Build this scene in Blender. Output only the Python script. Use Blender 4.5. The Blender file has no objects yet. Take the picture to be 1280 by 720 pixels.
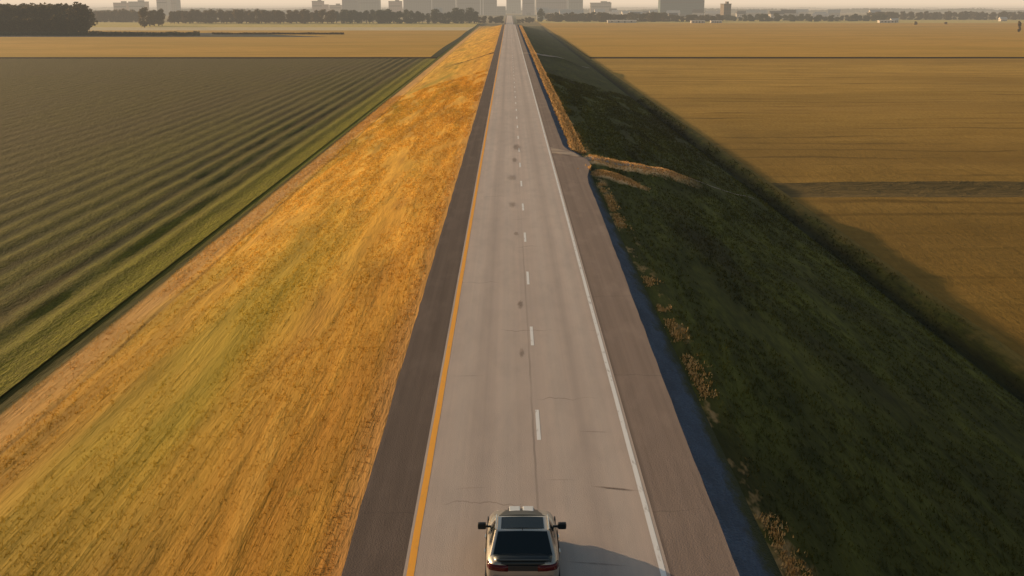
import bpy, bmesh, math, random
import numpy as np
random.seed(7); rng = np.random.default_rng(7)
C = bpy.context.scene.collection
sc = bpy.context.scene
R = math.radians

# ------------------------------------------------------------ camera geometry
CAMH = 14.65; TH = math.atan(357/1423.0); FPX = 1423.0
FZ = -6.1           # level of the fields (road surface is z = 0)
GZ = -7.20          # level of the base ground sheet
K = FPX/math.cos(TH)**2
SUN_AZ = 35.0       # degrees ahead of due left
SUN_EL = 11.0
def far_x(px, Y, z=FZ):   # lateral position seen at a given bearing of the survey
    d = Y*math.cos(TH)+(CAMH-z)*math.sin(TH)
    return (px-636)*d/FPX
def y_at(row, z=FZ): return (CAMH-z)*(K/(row-3)-math.tan(TH))
def z_at(row, Y): return CAMH-Y/(K/(row-3)-math.tan(TH))

# ------------------------------------------------------------ helpers
def tag(o, label=None, cat=None, group=None, kind=None):
    if label: o['label'] = label
    if cat: o['category'] = cat
    if group: o['group'] = group
    if kind: o['kind'] = kind
    return o
def empty(name, loc=(0,0,0), rz=0):
    o = bpy.data.objects.new(name, None); C.objects.link(o)
    o.location = loc; o.rotation_euler = (0,0,rz); o.empty_display_size = .2
    return o
def mesh_obj(name, verts, faces, mat, parent=None, smooth=False):
    me = bpy.data.meshes.new(name)
    me.from_pydata([tuple(v) for v in verts], [], [tuple(f) for f in faces]); me.update()
    if mat: me.materials.append(mat)
    if smooth: me.polygons.foreach_set('use_smooth', [True]*len(me.polygons))
    o = bpy.data.objects.new(name, me); C.objects.link(o)
    if parent: o.parent = parent
    return o
def np_mesh(name, V, F, mat, parent=None, smooth=False, attr=None):
    """V (n,3), F (m,k)"""
    me = bpy.data.meshes.new(name)
    V = np.ascontiguousarray(V, dtype=np.float32); F = np.ascontiguousarray(F, dtype=np.int32)
    m, k = F.shape
    me.vertices.add(len(V)); me.vertices.foreach_set('co', V.ravel())
    me.loops.add(m*k); me.loops.foreach_set('vertex_index', F.ravel())
    me.polygons.add(m); me.polygons.foreach_set('loop_start', np.arange(0, m*k, k, dtype=np.int32))
    me.polygons.foreach_set('loop_total', np.full(m, k, dtype=np.int32))
    if smooth: me.polygons.foreach_set('use_smooth', np.ones(m, dtype=bool))
    me.update(calc_edges=True); me.validate()
    if attr is not None:
        a = me.attributes.new('amount', 'FLOAT', 'POINT'); a.data.foreach_set('value', np.asarray(attr, dtype=np.float32))
    me.materials.append(mat)
    o = bpy.data.objects.new(name, me); C.objects.link(o)
    if parent: o.parent = parent
    return o
def bm_obj(name, bm, mat, parent=None, smooth=False, bevel=0):
    if bevel:
        bmesh.ops.bevel(bm, geom=list(bm.edges), offset=bevel, segments=2, affect='EDGES', profile=.6, clamp_overlap=True)
    bmesh.ops.recalc_face_normals(bm, faces=bm.faces)
    me = bpy.data.meshes.new(name); bm.to_mesh(me); bm.free()
    if mat: me.materials.append(mat)
    if smooth: me.polygons.foreach_set('use_smooth', [True]*len(me.polygons))
    o = bpy.data.objects.new(name, me); C.objects.link(o)
    if parent: o.parent = parent
    return o
def add_box(bm, c, s, rz=0):
    vs = []
    for dz in (-.5,.5):
        for dx, dy in ((-.5,-.5),(.5,-.5),(.5,.5),(-.5,.5)):
            x, y = dx*s[0], dy*s[1]
            vs.append(bm.verts.new((c[0]+x*math.cos(rz)-y*math.sin(rz), c[1]+x*math.sin(rz)+y*math.cos(rz), c[2]+dz*s[2])))
    for f in ((0,1,2,3),(4,5,6,7),(0,1,5,4),(1,2,6,5),(2,3,7,6),(3,0,4,7)): bm.faces.new([vs[i] for i in f])
def box(name, c, s, mat, parent=None, bevel=0):
    bm = bmesh.new(); add_box(bm, c, s); return bm_obj(name, bm, mat, parent, bevel=bevel)

# value noise for geometry
def vnoise(x, y, seed=0):
    x = np.asarray(x, float); y = np.asarray(y, float)
    xi = np.floor(x); yi = np.floor(y); xf = x-xi; yf = y-yi
    def h(a, b):
        n = np.sin(a*127.1+b*311.7+seed*74.7)*43758.5453
        return n-np.floor(n)
    u = xf*xf*(3-2*xf); v = yf*yf*(3-2*yf)
    return (h(xi,yi)*(1-u)+h(xi+1,yi)*u)*(1-v)+(h(xi,yi+1)*(1-u)+h(xi+1,yi+1)*u)*v

# ------------------------------------------------------------ materials
class NT:
    def __init__(s, name):
        s.m = bpy.data.materials.new(name); s.m.use_nodes = True
        s.t = s.m.node_tree; s.t.nodes.clear()
        s.out = s.n('ShaderNodeOutputMaterial')
    def n(s, typ, **kw):
        nd = s.t.nodes.new(typ)
        for k, v in kw.items(): setattr(nd, k, v)
        return nd
    def l(s, a, b): s.t.links.new(a, b)
    def put(s, sock, v):
        if hasattr(v, 'links') or hasattr(v, 'is_output'): s.l(v, sock)
        else: sock.default_value = v
    def pos(s):
        if not hasattr(s, '_p'): s._p = s.n('ShaderNodeNewGeometry').outputs['Position']
        return s._p
    def sep(s):
        if not hasattr(s, '_s'):
            q = s.n('ShaderNodeSeparateXYZ'); s.l(s.pos(), q.inputs[0]); s._s = q
        return s._s.outputs
    def scale(s, v, sx, sy, sz):
        q = s.n('ShaderNodeMapping'); s.l(v, q.inputs[0]); q.inputs['Scale'].default_value = (sx, sy, sz); return q.outputs[0]
    def noise(s, sx=1, sy=1, sz=1, detail=3, rough=.55, dist=0, vec=None, off=0):
        q = s.n('ShaderNodeTexNoise'); mp = s.n('ShaderNodeMapping')
        s.l(vec if vec else s.pos(), mp.inputs[0]); mp.inputs['Scale'].default_value = (sx, sy, sz); mp.inputs['Location'].default_value = (off, off*1.7, 0)
        s.l(mp.outputs[0], q.inputs['Vector'])
        q.inputs['Scale'].default_value = 1; q.inputs['Detail'].default_value = detail; q.inputs['Roughness'].default_value = rough; q.inputs['Distortion'].default_value = dist
        return q.outputs['Fac']
    def math(s, op, a, b=0, c=0, clamp=False):
        q = s.n('ShaderNodeMath', operation=op, use_clamp=clamp)
        for i, v in enumerate((a, b, c)):
            s.put(q.inputs[i], v)
        return q.outputs[0]
    def rng(s, v, a, b, c=0.0, d=1.0):
        q = s.n('ShaderNodeMapRange'); s.put(q.inputs[0], v)
        for i, x in enumerate((a, b, c, d)): q.inputs[i+1].default_value = x
        return q.outputs[0]
    def mix(s, f, a, b, mode='MIX'):
        q = s.n('ShaderNodeMix', data_type='RGBA', blend_type=mode)
        s.put(q.inputs[0], f)
        for i, v in ((6, a), (7, b)):
            if isinstance(v, tuple): q.inputs[i].default_value = (*v[:3], 1)
            else: s.l(v, q.inputs[i])
        return q.outputs[2]
    def ramp(s, f, stops):
        q = s.n('ShaderNodeValToRGB'); s.l(f, q.inputs[0]); e = q.color_ramp.elements
        e[0].position, e[0].color = stops[0][0], (*stops[0][1], 1)
        e[1].position, e[1].color = stops[-1][0], (*stops[-1][1], 1)
        for p, c in stops[1:-1]: el = e.new(p); el.color = (*c, 1)
        return q.outputs[0]
    def bump(s, h, dist=.1, strength=1):
        q = s.n('ShaderNodeBump'); s.l(h, q.inputs['Height']); q.inputs['Distance'].default_value = dist; q.inputs['Strength'].default_value = strength
        return q.outputs[0]
    def finish(s, col, rough=.9, normal=None, metal=0, spec=.2, transl=0, coat=0, haze=True, sheen=0):
        b = s.n('ShaderNodeBsdfPrincipled')
        if isinstance(col, tuple): b.inputs['Base Color'].default_value = (*col[:3], 1)
        else: s.l(col, b.inputs['Base Color'])
        s.put(b.inputs['Roughness'], rough); b.inputs['Metallic'].default_value = metal
        b.inputs['Specular IOR Level'].default_value = spec
        b.inputs['Coat Weight'].default_value = coat; b.inputs['Coat Roughness'].default_value = .06
        if normal: s.l(normal, b.inputs['Normal'])
        sh = b.outputs[0]
        if transl:
            t = s.n('ShaderNodeBsdfTranslucent')
            if isinstance(col, tuple): t.inputs[0].default_value = (*col[:3], 1)
            else: s.l(col, t.inputs[0])
            m = s.n('ShaderNodeMixShader'); m.inputs[0].default_value = transl
            s.l(sh, m.inputs[1]); s.l(t.outputs[0], m.inputs[2]); sh = m.outputs[0]
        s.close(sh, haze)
        return s.m
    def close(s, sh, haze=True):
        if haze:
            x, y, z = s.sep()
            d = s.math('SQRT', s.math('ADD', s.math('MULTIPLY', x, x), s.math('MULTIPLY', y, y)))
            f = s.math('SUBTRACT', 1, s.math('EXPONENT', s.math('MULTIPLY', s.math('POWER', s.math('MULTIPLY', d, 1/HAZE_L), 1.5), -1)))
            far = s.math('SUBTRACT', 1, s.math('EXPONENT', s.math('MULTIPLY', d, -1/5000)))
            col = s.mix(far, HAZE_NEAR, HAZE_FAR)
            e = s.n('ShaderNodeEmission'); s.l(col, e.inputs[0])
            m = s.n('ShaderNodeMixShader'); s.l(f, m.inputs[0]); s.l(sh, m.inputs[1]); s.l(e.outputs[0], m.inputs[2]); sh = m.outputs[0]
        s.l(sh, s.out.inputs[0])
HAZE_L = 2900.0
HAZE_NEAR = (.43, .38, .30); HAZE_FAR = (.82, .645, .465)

def m_plain(name, col, rough=.6, metal=0, spec=.4, coat=0, var=.12, vs=2.0, haze=True):
    t = NT(name); n = t.noise(vs, vs, vs)
    c = t.mix(n, tuple(x*(1-var) for x in col), tuple(x*(1+var) for x in col))
    return t.finish(c, rough, metal=metal, spec=spec, coat=coat, haze=haze)

def m_road():
    t = NT('road_asphalt'); x, y, z = t.sep()
    fine = t.noise(26, 26, 26, 2, .7); mid = t.noise(1.3, .35, 1, 4); streak = t.noise(2.2, .012, 1, 3, .6); big = t.noise(.25, .05, 1, 2)
    c = t.mix(fine, (.54,.42,.345), (.72,.57,.475))
    c = t.mix(t.rng(streak, .32, .68), t.mix(.5, c, (.40,.33,.285)), c)
    # wheel tracks worn lighter, lane middle darkened by drips
    def lane(cx, w, amt, col, cin):
        d = t.math('ABSOLUTE', t.math('SUBTRACT', x, cx)); f = t.math('MULTIPLY', t.rng(d, 0, w, 1, 0), amt); return t.mix(f, cin, col)
    for cx in (-1.75, -.1, 1.85, 3.3): c = lane(cx, .55, .30, (.60,.52,.45), c)
    for cx in (-.9, 2.55): c = lane(cx, .5, .35, (.30,.25,.22), c)
    # paving joint along the lane line
    jx = t.math('ADD', x, t.math('MULTIPLY', t.noise(.3,.6,1,2), .08))
    c = t.mix(t.math('MULTIPLY', t.rng(t.math('ABSOLUTE', t.math('SUBTRACT', jx, .90)), .02, .05, 1, 0), t.math('MULTIPLY', t.rng(t.noise(1,.08,1,2,off=5), .35,.6), t.rng(y, 40, 75, .75, .15))), c, (.19,.15,.13))
    c = t.mix(t.rng(mid, .45, .8, 0, .35), c, (.33,.275,.24))
    c = t.mix(t.rng(big, .35, .7, 0, .35), c, (.38,.31,.27))
    # faint transverse cracks at uneven spacing
    yy = t.math('ADD', y, t.math('MULTIPLY', t.noise(.9, .2, 1, 3), 1.6))
    saw = t.math('ABSOLUTE', t.math('SUBTRACT', t.math('FRACT', t.math('DIVIDE', yy, 9.3)), .5))
    cr = t.math('MULTIPLY', t.rng(saw, .000, .006, 1, 0), t.rng(t.noise(.35, .11, 1, 1, off=9), .5, .62))
    c = t.mix(t.math('MULTIPLY', cr, .75), c, (.15,.12,.10))
    c = t.mix(t.rng(y, 22, 95, .30, 0), c, (.27,.205,.165))  # painted vignette: road colour dimmed towards the camera
    h = t.math('ADD', t.math('MULTIPLY', fine, 1), mid)
    return t.finish(c, .82, normal=t.bump(h, .012), spec=.35)
def m_shoulder(name, dark, light, edgex=None):
    t = NT(name); x, y, z = t.sep()
    fine = t.noise(18, 18, 18, 2, .7); streak = t.noise(3.0, .03, 1, 3); mid = t.noise(.9, .25, 1, 4)
    c = t.mix(fine, dark, light)
    c = t.mix(t.rng(streak, .35, .7, 0, .5), c, tuple(v*.72 for v in dark))
    c = t.mix(t.rng(mid, .5, .8, 0, .5), c, tuple(v*1.25 for v in light))
    if edgex is not None:
        d = t.math('ABSOLUTE', t.math('SUBTRACT', x, edgex))
        c = t.mix(t.rng(d, .14, .3, .65, 0), c, (.10,.075,.065))
    # transverse seams
    yy = t.math('ADD', y, t.math('MULTIPLY', t.noise(.8, .2, 1, 3), 1.2))
    saw = t.math('ABSOLUTE', t.math('SUBTRACT', t.math('FRACT', t.math('DIVIDE', yy, 12.7)), .5))
    c = t.mix(t.math('MULTIPLY', t.rng(saw, 0, .004, .4, 0), t.rng(t.noise(.1,.07,1,1,off=2), .45,.55)), c, (.06,.045,.04))
    return t.finish(c, .9, normal=t.bump(t.math('ADD', fine, mid), .02), spec=.2)
def m_gravel():
    t = NT('gravel'); x, y, z = t.sep(); v = t.n('ShaderNodeTexVoronoi'); t.l(t.pos(), v.inputs['Vector']); v.inputs['Scale'].default_value = 11
    n = t.noise(1.2, .4, 1, 4)
    c = t.mix(v.outputs['Distance'], (.055,.070,.10), (.10,.125,.17)); c = t.mix(t.rng(n, .4, .75), c, (.05,.06,.08))
    c = t.mix(t.rng(t.math('ADD', x, t.math('MULTIPLY', t.math('SUBTRACT', t.noise(1.4,.5,1,5,.75,off=3), .5), 1.6)), 6.95, 7.35), c, (.05,.050,.016))
    return t.finish(c, .9, normal=t.bump(v.outputs['Distance'], .05))
def m_paint(name, col, worn):
    t = NT(name); n = t.noise(6, 1.2, 6, 3, .65); f = t.rng(n, .26, .44)
    c = t.mix(f, worn, col); k = t.noise(30,30,30,2); c = t.mix(t.math('MULTIPLY', k, .3), c, tuple(v*.7 for v in col))
    return t.finish(c, .7)

def grass_colour(t, which):
    """shared between the verge sheets and the blades that stand on them"""
    x, y, z = t.sep()
    if which == 'gold':
        a = t.noise(.55, .045, .3, 5, .62, .4); b = t.noise(.11, .018, .1, 3, .6, .8, off=3); c2 = t.noise(2.6, .28, 2, 4, .7)
        c = t.ramp(a, [(.28,(.42,.22,.022)), (.45,(.63,.335,.040)), (.58,(.76,.41,.055)), (.75,(.84,.49,.090))])
        c = t.mix(t.rng(b, .50, .70, 0, .75), c, (.26,.215,.025))
        c = t.mix(t.rng(t.noise(.3, .05, .1, 3, .6, .5, off=11), .52, .68, 0, .6), c, (.26,.125,.022))
        c = t.mix(t.rng(c2, .42, .70, 0, .35), c, (.24,.13,.02))
        # painted foreground dimming, fading out further along; pale dry strip along the toe
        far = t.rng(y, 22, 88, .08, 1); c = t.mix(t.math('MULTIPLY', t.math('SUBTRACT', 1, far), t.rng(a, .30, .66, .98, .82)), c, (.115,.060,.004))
        gr = t.math('MULTIPLY', t.rng(t.math('ABSOLUTE', t.math('SUBTRACT', x, t.math('ADD', -19.0, t.math('MULTIPLY', t.noise(.02,.03,1,2,off=21), 8)))), 1, 7, .6, 0), t.math('MULTIPLY', t.rng(y, 25, 45), t.rng(y, 70, 110, 1, .1)))
        c = t.mix(gr, c, (.27,.23,.014))
        toe = t.math('MULTIPLY', t.rng(x, -26.5, -26.1, 0, 1), t.rng(x, -24.6, -23.0, 1, 0)); c = t.mix(t.rng(t.math('ADD', x, t.math('MULTIPLY', t.noise(1,.3,1,3,off=41), .5)), -26.2, -25.7, .95, 0), c, t.mix(t.math('MULTIPLY', t.rng(x, -27.1, -26.8, 1, .0), t.rng(y, 60, 160, 0, 1)), (.045,.045,.007), (.19,.18,.012))); c = t.mix(t.math('MULTIPLY', toe, t.rng(y, 30, 120, .45, .7)), c, (.48,.27,.11))
        ln = t.rng(t.math('ABSOLUTE', t.math('ADD', x, t.math('ADD', 22.9, t.math('MULTIPLY', t.noise(.2,.05,1,2), .8)))), .08, .32, .55, 0)
        c = t.mix(ln, c, (.15,.09,.02))
        c = t.mix(t.math('MULTIPLY', t.rng(x, -14, -6, 0, .5), t.rng(a, .35, .65, 1, .4)), c, (.50,.225,.028))
        wd = t.noise(1.6, .5, 1, 4, .75, off=71); c = t.mix(t.rng(wd, .60, .72, 0, .45), c, (.16,.13,.012))
        ed = t.rng(x, -5.6, -4.4, 0, .5); c = t.mix(ed, c, (.48,.25,.10))
        return c, a, c2
    else:
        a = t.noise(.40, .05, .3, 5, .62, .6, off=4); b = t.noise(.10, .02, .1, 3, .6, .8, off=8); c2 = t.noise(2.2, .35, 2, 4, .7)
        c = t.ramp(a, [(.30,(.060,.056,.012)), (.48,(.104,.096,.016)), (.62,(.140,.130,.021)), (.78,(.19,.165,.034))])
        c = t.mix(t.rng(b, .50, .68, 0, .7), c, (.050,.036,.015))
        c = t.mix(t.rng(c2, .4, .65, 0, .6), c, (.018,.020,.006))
        far = t.rng(y, 60, 400, 0, .5); c = t.mix(far, c, (.105,.088,.030)); c = t.mix(t.rng(y, 24, 75, .45, 0), c, (.022,.023,.007))  # last mix paints the bank dimmer towards the near corner of the view
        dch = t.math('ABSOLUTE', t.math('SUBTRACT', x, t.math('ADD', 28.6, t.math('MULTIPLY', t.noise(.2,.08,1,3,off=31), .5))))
        c = t.mix(t.rng(dch, .4, 1.2, .75, 0), c, (.014,.013,.005))  # shade in the ditch painted as a darker line
        dry_lit = t.mix(t.rng(c2, .35, .65), (.75,.42,.16), (.98,.60,.30))  # dry grass tone brightened to paint in sunlight on ramp, mound and crest
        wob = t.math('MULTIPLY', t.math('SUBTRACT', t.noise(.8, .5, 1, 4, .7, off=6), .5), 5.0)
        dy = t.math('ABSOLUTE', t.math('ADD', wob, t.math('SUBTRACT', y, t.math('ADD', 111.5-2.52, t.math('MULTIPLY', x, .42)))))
        c = t.mix(t.math('MULTIPLY', t.rng(dy, 2.2, 3.4, 1, 0), t.rng(x, 16, 20, 1, 0)), c, dry_lit)
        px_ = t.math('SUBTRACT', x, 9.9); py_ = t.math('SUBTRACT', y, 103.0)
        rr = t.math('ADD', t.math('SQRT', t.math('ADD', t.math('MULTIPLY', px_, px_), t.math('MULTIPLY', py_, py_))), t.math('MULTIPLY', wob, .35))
        c = t.mix(t.rng(rr, 2.0, 3.0, 1, 0), c, dry_lit)
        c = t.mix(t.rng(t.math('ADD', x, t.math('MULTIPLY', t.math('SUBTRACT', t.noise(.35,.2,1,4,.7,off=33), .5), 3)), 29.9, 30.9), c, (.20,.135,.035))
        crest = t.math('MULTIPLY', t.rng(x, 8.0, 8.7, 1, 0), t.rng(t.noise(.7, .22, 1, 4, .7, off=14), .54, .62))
        c = t.mix(t.math('MULTIPLY', crest, t.rng(y, 40, 130, .5, 1)), c, t.mix(.5, dry_lit, (.34,.18,.05)))
        return c, a, c2
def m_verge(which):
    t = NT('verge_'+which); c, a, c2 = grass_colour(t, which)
    f = t.noise(7, 1.4, 5, 3, .7)
    h = t.math('ADD', t.math('MULTIPLY', a, 2.5), t.math('ADD', t.math('MULTIPLY', c2, .8), t.math('MULTIPLY', f, .3)))
    return t.finish(c, .95, normal=t.bump(h, .15, .7), spec=.1)
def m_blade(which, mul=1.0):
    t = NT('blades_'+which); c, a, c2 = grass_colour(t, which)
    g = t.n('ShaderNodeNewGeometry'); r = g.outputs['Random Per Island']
    c = t.mix(t.math('MULTIPLY', r, t.rng(t.sep()[1], 25, 110, .04, .30) if which == 'gold' else .15), c, (.90*mul,.52*mul,.12*mul) if which == 'gold' else (.15,.14,.04))  # gold blades lose their pale tint near the camera, following the painted dimming
    return t.finish(c, .8, spec=.1, transl=.5)
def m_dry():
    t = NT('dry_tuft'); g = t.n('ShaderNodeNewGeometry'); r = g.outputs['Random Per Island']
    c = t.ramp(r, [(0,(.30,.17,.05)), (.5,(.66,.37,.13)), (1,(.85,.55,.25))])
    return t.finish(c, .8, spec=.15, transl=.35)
def m_green_field():
    t = NT('green_crop'); x, y, z = t.sep()
    wob = t.math('MULTIPLY', t.noise(.05, .012, 1, 2), .7)
    ph = t.math('MULTIPLY', t.math('ADD', x, wob), 2*math.pi/2.8)
    row = t.rng(t.math('SINE', ph), -1, 1)
    a = t.noise(.9, .22, 1, 5, .7); big = t.noise(.03, .012, 1, 3, .6, .6)
    near = t.rng(x, -62, -28, 0, 1)
    base = t.mix(t.rng(a, .3, .7), (.10,.078,.015), (.185,.140,.032))
    green = t.mix(t.rng(a, .3, .7), (.085,.085,.006), (.23,.205,.014))
    c = t.mix(t.math('MULTIPLY', near, .95), base, green)
    c = t.mix(t.rng(big, .45, .72, 0, .6), c, (.15,.105,.045))
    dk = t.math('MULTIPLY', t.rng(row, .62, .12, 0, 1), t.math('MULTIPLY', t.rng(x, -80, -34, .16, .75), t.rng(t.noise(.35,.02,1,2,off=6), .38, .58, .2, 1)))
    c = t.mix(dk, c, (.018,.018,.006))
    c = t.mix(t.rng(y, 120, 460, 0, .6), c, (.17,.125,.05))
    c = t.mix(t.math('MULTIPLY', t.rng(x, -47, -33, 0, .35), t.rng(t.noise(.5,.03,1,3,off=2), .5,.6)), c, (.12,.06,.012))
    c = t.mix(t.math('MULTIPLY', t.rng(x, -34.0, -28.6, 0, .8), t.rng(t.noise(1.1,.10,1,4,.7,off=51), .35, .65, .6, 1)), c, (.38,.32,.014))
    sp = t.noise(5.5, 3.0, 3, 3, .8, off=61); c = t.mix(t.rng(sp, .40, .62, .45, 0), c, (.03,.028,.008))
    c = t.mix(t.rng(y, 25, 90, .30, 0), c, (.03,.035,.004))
    f = t.noise(3.5, 1.2, 3, 3, .75)
    return t.finish(c, .95, normal=t.bump(t.math('ADD', t.math('MULTIPLY', a, .8), t.math('MULTIPLY', f, .6)), .35, .8), spec=.1)
def m_gold_field(name, lo, hi, dk, along=True):
    t = NT(name); x, y, z = t.sep()
    a = t.noise(.035, .16, 1, 5, .62, .3); b = t.noise(.006, .02, 1, 3, .6, .5, off=3); r = t.noise(.9, .06, 1, 3, .6, off=5); f = t.noise(2.6, .7, 1, 4, .75, off=17)
    c = t.mix(t.rng(a, .32, .68), lo, hi)
    c = t.mix(t.rng(b, .42, .66, 0, .65), c, dk)
    if along: c = t.mix(t.math('MULTIPLY', t.rng(r, .48, .62), t.rng(y, 90, 200, .5, .1)), c, dk)
    c = t.mix(t.rng(f, .40, .70, 0, .55), c, tuple(v*.75 for v in dk))
    # thin swath lines running across the field, strongest where the ground rolls
    w = t.math('ADD', y, t.math('MULTIPLY', t.noise(.02,.05,1,3,off=7), 16))
    sw = t.rng(t.math('SINE', t.math('MULTIPLY', w, 2*math.pi/9)), .75, 1)
    c = t.mix(t.math('MULTIPLY', sw, t.rng(t.noise(.03,.06,1,3,.6,off=1), .47, .60, 0, .8)), c, tuple(v*.6 for v in dk))
    c = t.mix(t.rng(y, 60, 330, .72, 0), c, tuple(v*.36 for v in dk))  # field colour dimmed near the camera, a painted light falloff
    return t.finish(c, .95, normal=t.bump(t.math('ADD', t.math('MULTIPLY', a, 2), t.math('MULTIPLY', f, .5)), .22, .7), spec=.1)
def m_strip(name, a, b):
    t = NT(name); n = t.noise(.25, .5, 1, 5, .7, .5); return t.finish(t.mix(t.rng(n, .3, .7), a, b), .95, normal=t.bump(n, .5), spec=.1)
def m_leaf(name, a, b):
    t = NT(name); g = t.n('ShaderNodeNewGeometry')
    c = t.mix(g.outputs['Random Per Island'], a, b); return t.finish(c, .9, spec=.1, transl=.25)
def m_glass(name, tint, haze=False, rough=.12):
    t = NT(name); return t.finish(tint, rough, spec=.3, haze=haze)

M = dict(
 road=m_road(), sh_l=m_shoulder('shoulder_asphalt_dark', (.11,.078,.062), (.165,.12,.097)),
 sh_r=m_shoulder('shoulder_asphalt_red', (.225,.162,.128), (.305,.228,.182), 4.1),
 gravel=m_gravel(), white=m_paint('white_line_paint', (.85,.82,.78), (.45,.38,.33)), yellow=m_paint('yellow_line_paint', (1.0,.44,.05), (.80,.38,.08)),
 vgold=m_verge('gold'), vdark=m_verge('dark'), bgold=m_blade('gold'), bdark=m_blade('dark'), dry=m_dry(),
 green=m_green_field(),
 goldf=m_gold_field('stubble_field', (.48,.275,.050), (.64,.38,.080), (.31,.175,.030)),
 goldl=m_gold_field('ripe_field', (.56,.30,.045), (.68,.37,.065), (.46,.27,.035), False),
 ground=m_strip('far_ground', (.20,.15,.06), (.34,.24,.10)),
 edge=m_strip('field_edge', (.020,.013,.005), (.04,.024,.009)),
 lane=m_strip('farm_lane', (.10,.070,.025), (.18,.12,.040)),
 pale=m_strip('pale_field', (.55,.42,.24), (.75,.60,.34)), olive=m_strip('olive_field', (.50,.38,.10), (.66,.48,.15)), teal=m_strip('painted_hedge_shade', (.03,.04,.036), (.055,.065,.055)),  # teal is the painted shade on the ground by the hedge
 drain=m_strip('drain_grass', (.03,.035,.010), (.06,.06,.018)),
 track=m_strip('track_gravel', (.30,.235,.19), (.48,.37,.28)),
 bark=m_plain('bark', (.10,.07,.05), .95, var=.3), leafd=m_leaf('leaf_dark', (.07,.055,.028), (.15,.11,.05)), leafm=m_leaf('leaf_mid', (.09,.062,.026), (.20,.135,.056)),
 leafg=m_leaf('leaf_grey', (.055,.058,.036), (.13,.12,.065)),
)

# ------------------------------------------------------------ terrain
def D(Y):
    t = np.clip((np.asarray(Y, float)-780)/270, 0, 1); return 1-t*t*(3-2*t)
def ss(a, b, x):  # smooth step
    t = np.clip((np.asarray(x, float)-a)/(b-a), 0, 1); return t*t*(3-2*t)
def r_edge(Y):          # outer edge of the right shoulder
    Y = np.asarray(Y, float)
    e = 6.1+.55*ss(27, 96, Y)+.95*np.exp(-((Y-106)/6.0)**2)*(Y<106)+.95*(Y>=106)*(1-ss(107, 118, Y))-.95*ss(109, 122, Y)
    return e+.05*(vnoise(Y*.9, Y*0, 3)-.5)+.04*(vnoise(Y*.17, Y*0, 31)-.5)
def l_edge(Y): return -4.44-.08*(vnoise(np.asarray(Y, float)*.6, 0*np.asarray(Y, float), 5)-.5)
def mound(X, Y, cx, cy, rx, ry, h): return h*np.exp(-((X-cx)/rx)**2-((Y-cy)/ry)**2)
def prof(X, Y):
    X = np.asarray(X, float); Y = np.asarray(Y, float)
    e = r_edge(Y)
    right = np.interp(X, [0, 6, 7.5, 8.3, 9.3, 27.4, 28.4, 29.2, 30.2, 32.4, 60], [0, 0, -.62, -.60, -.95, -6.20, -6.85, -6.85, FZ, FZ, FZ])
    # shoulder edge varies, so measure the first drop from it
    first = np.clip((X-e)/np.maximum(7.5-e, .3), 0, 1)*-.62
    right = np.where(X < 7.5, first, right)
    left = np.interp(-X, [0, 4.5, 5.2, 24.5, 26.4, 27.2, 28.0, 60], [0, 0, -.12, -5.75, -6.10, -6.22, FZ, FZ])
    z = np.where(X > 0, right, left)
    on = ss(4.6, 7, np.abs(X))
    env = ss(7.4, 9, X)*(1-ss(25, 27, X))+ss(5, 7, -X)*(1-ss(23, 26, -X))
    z = z+env*(.20*(vnoise(X*.28, Y*.10, 1)-.5)+.15*(vnoise(X*.9, Y*.16, 2)-.5)+.05*(vnoise(X*2.1, Y*.4, 6)-.5))
    # farm access ramp on the right: a low causeway that crests out of the bank's shadow
    for (cy0, amp, k) in ((111.5, 1.0, .42), (347., 1.2, 1.0)):
        yc = cy0+(X-6)*k
        bump_ = amp*(.42+.55*ss(9, 17, X))*ss(7, 9.0, X)*(1-ss(15.5, 24, X))*np.exp(-((Y-yc)/(4.3 if cy0 < 200 else 6.0))**2)
        z = z+bump_
    z = z+mound(X, Y, 9.9, 103.0, 2.0, 2.6, .50)*(X > 7)
    # crossing on the left verge
    z = z-.55*ss(5, 8, -X)*(1-ss(20, 25, -X))*np.exp(-((Y-(326-(-X-5)*1.1))/2.2)**2)
    return FZ+D(Y)*(z-FZ)
def yseq(a, b, near=.8, g=.012):
    ys = [a]
    while ys[-1] < b: ys.append(ys[-1]+near+g*max(0, ys[-1]-20))
    ys[-1] = b; return np.array(ys)
def sheet(name, xf, ys, zf, mat, parent=None, smooth=True):
    """xf(Y) -> array of X across, one row per Y"""
    rows = [np.asarray(xf(y), float) for y in ys]; n = len(rows[0])
    X = np.array(rows); Y = np.repeat(ys[:, None], n, 1); Z = zf(X, Y)
    V = np.stack([X, Y, Z], -1).reshape(-1, 3)
    i = np.arange(len(ys)-1)[:, None]*n+np.arange(n-1)[None, :]
    F = np.stack([i, i+1, i+n+1, i+n], -1).reshape(-1, 4)
    return np_mesh(name, V, F, mat, parent, smooth)
def S(o): o['kind'] = 'structure'; return o

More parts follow.
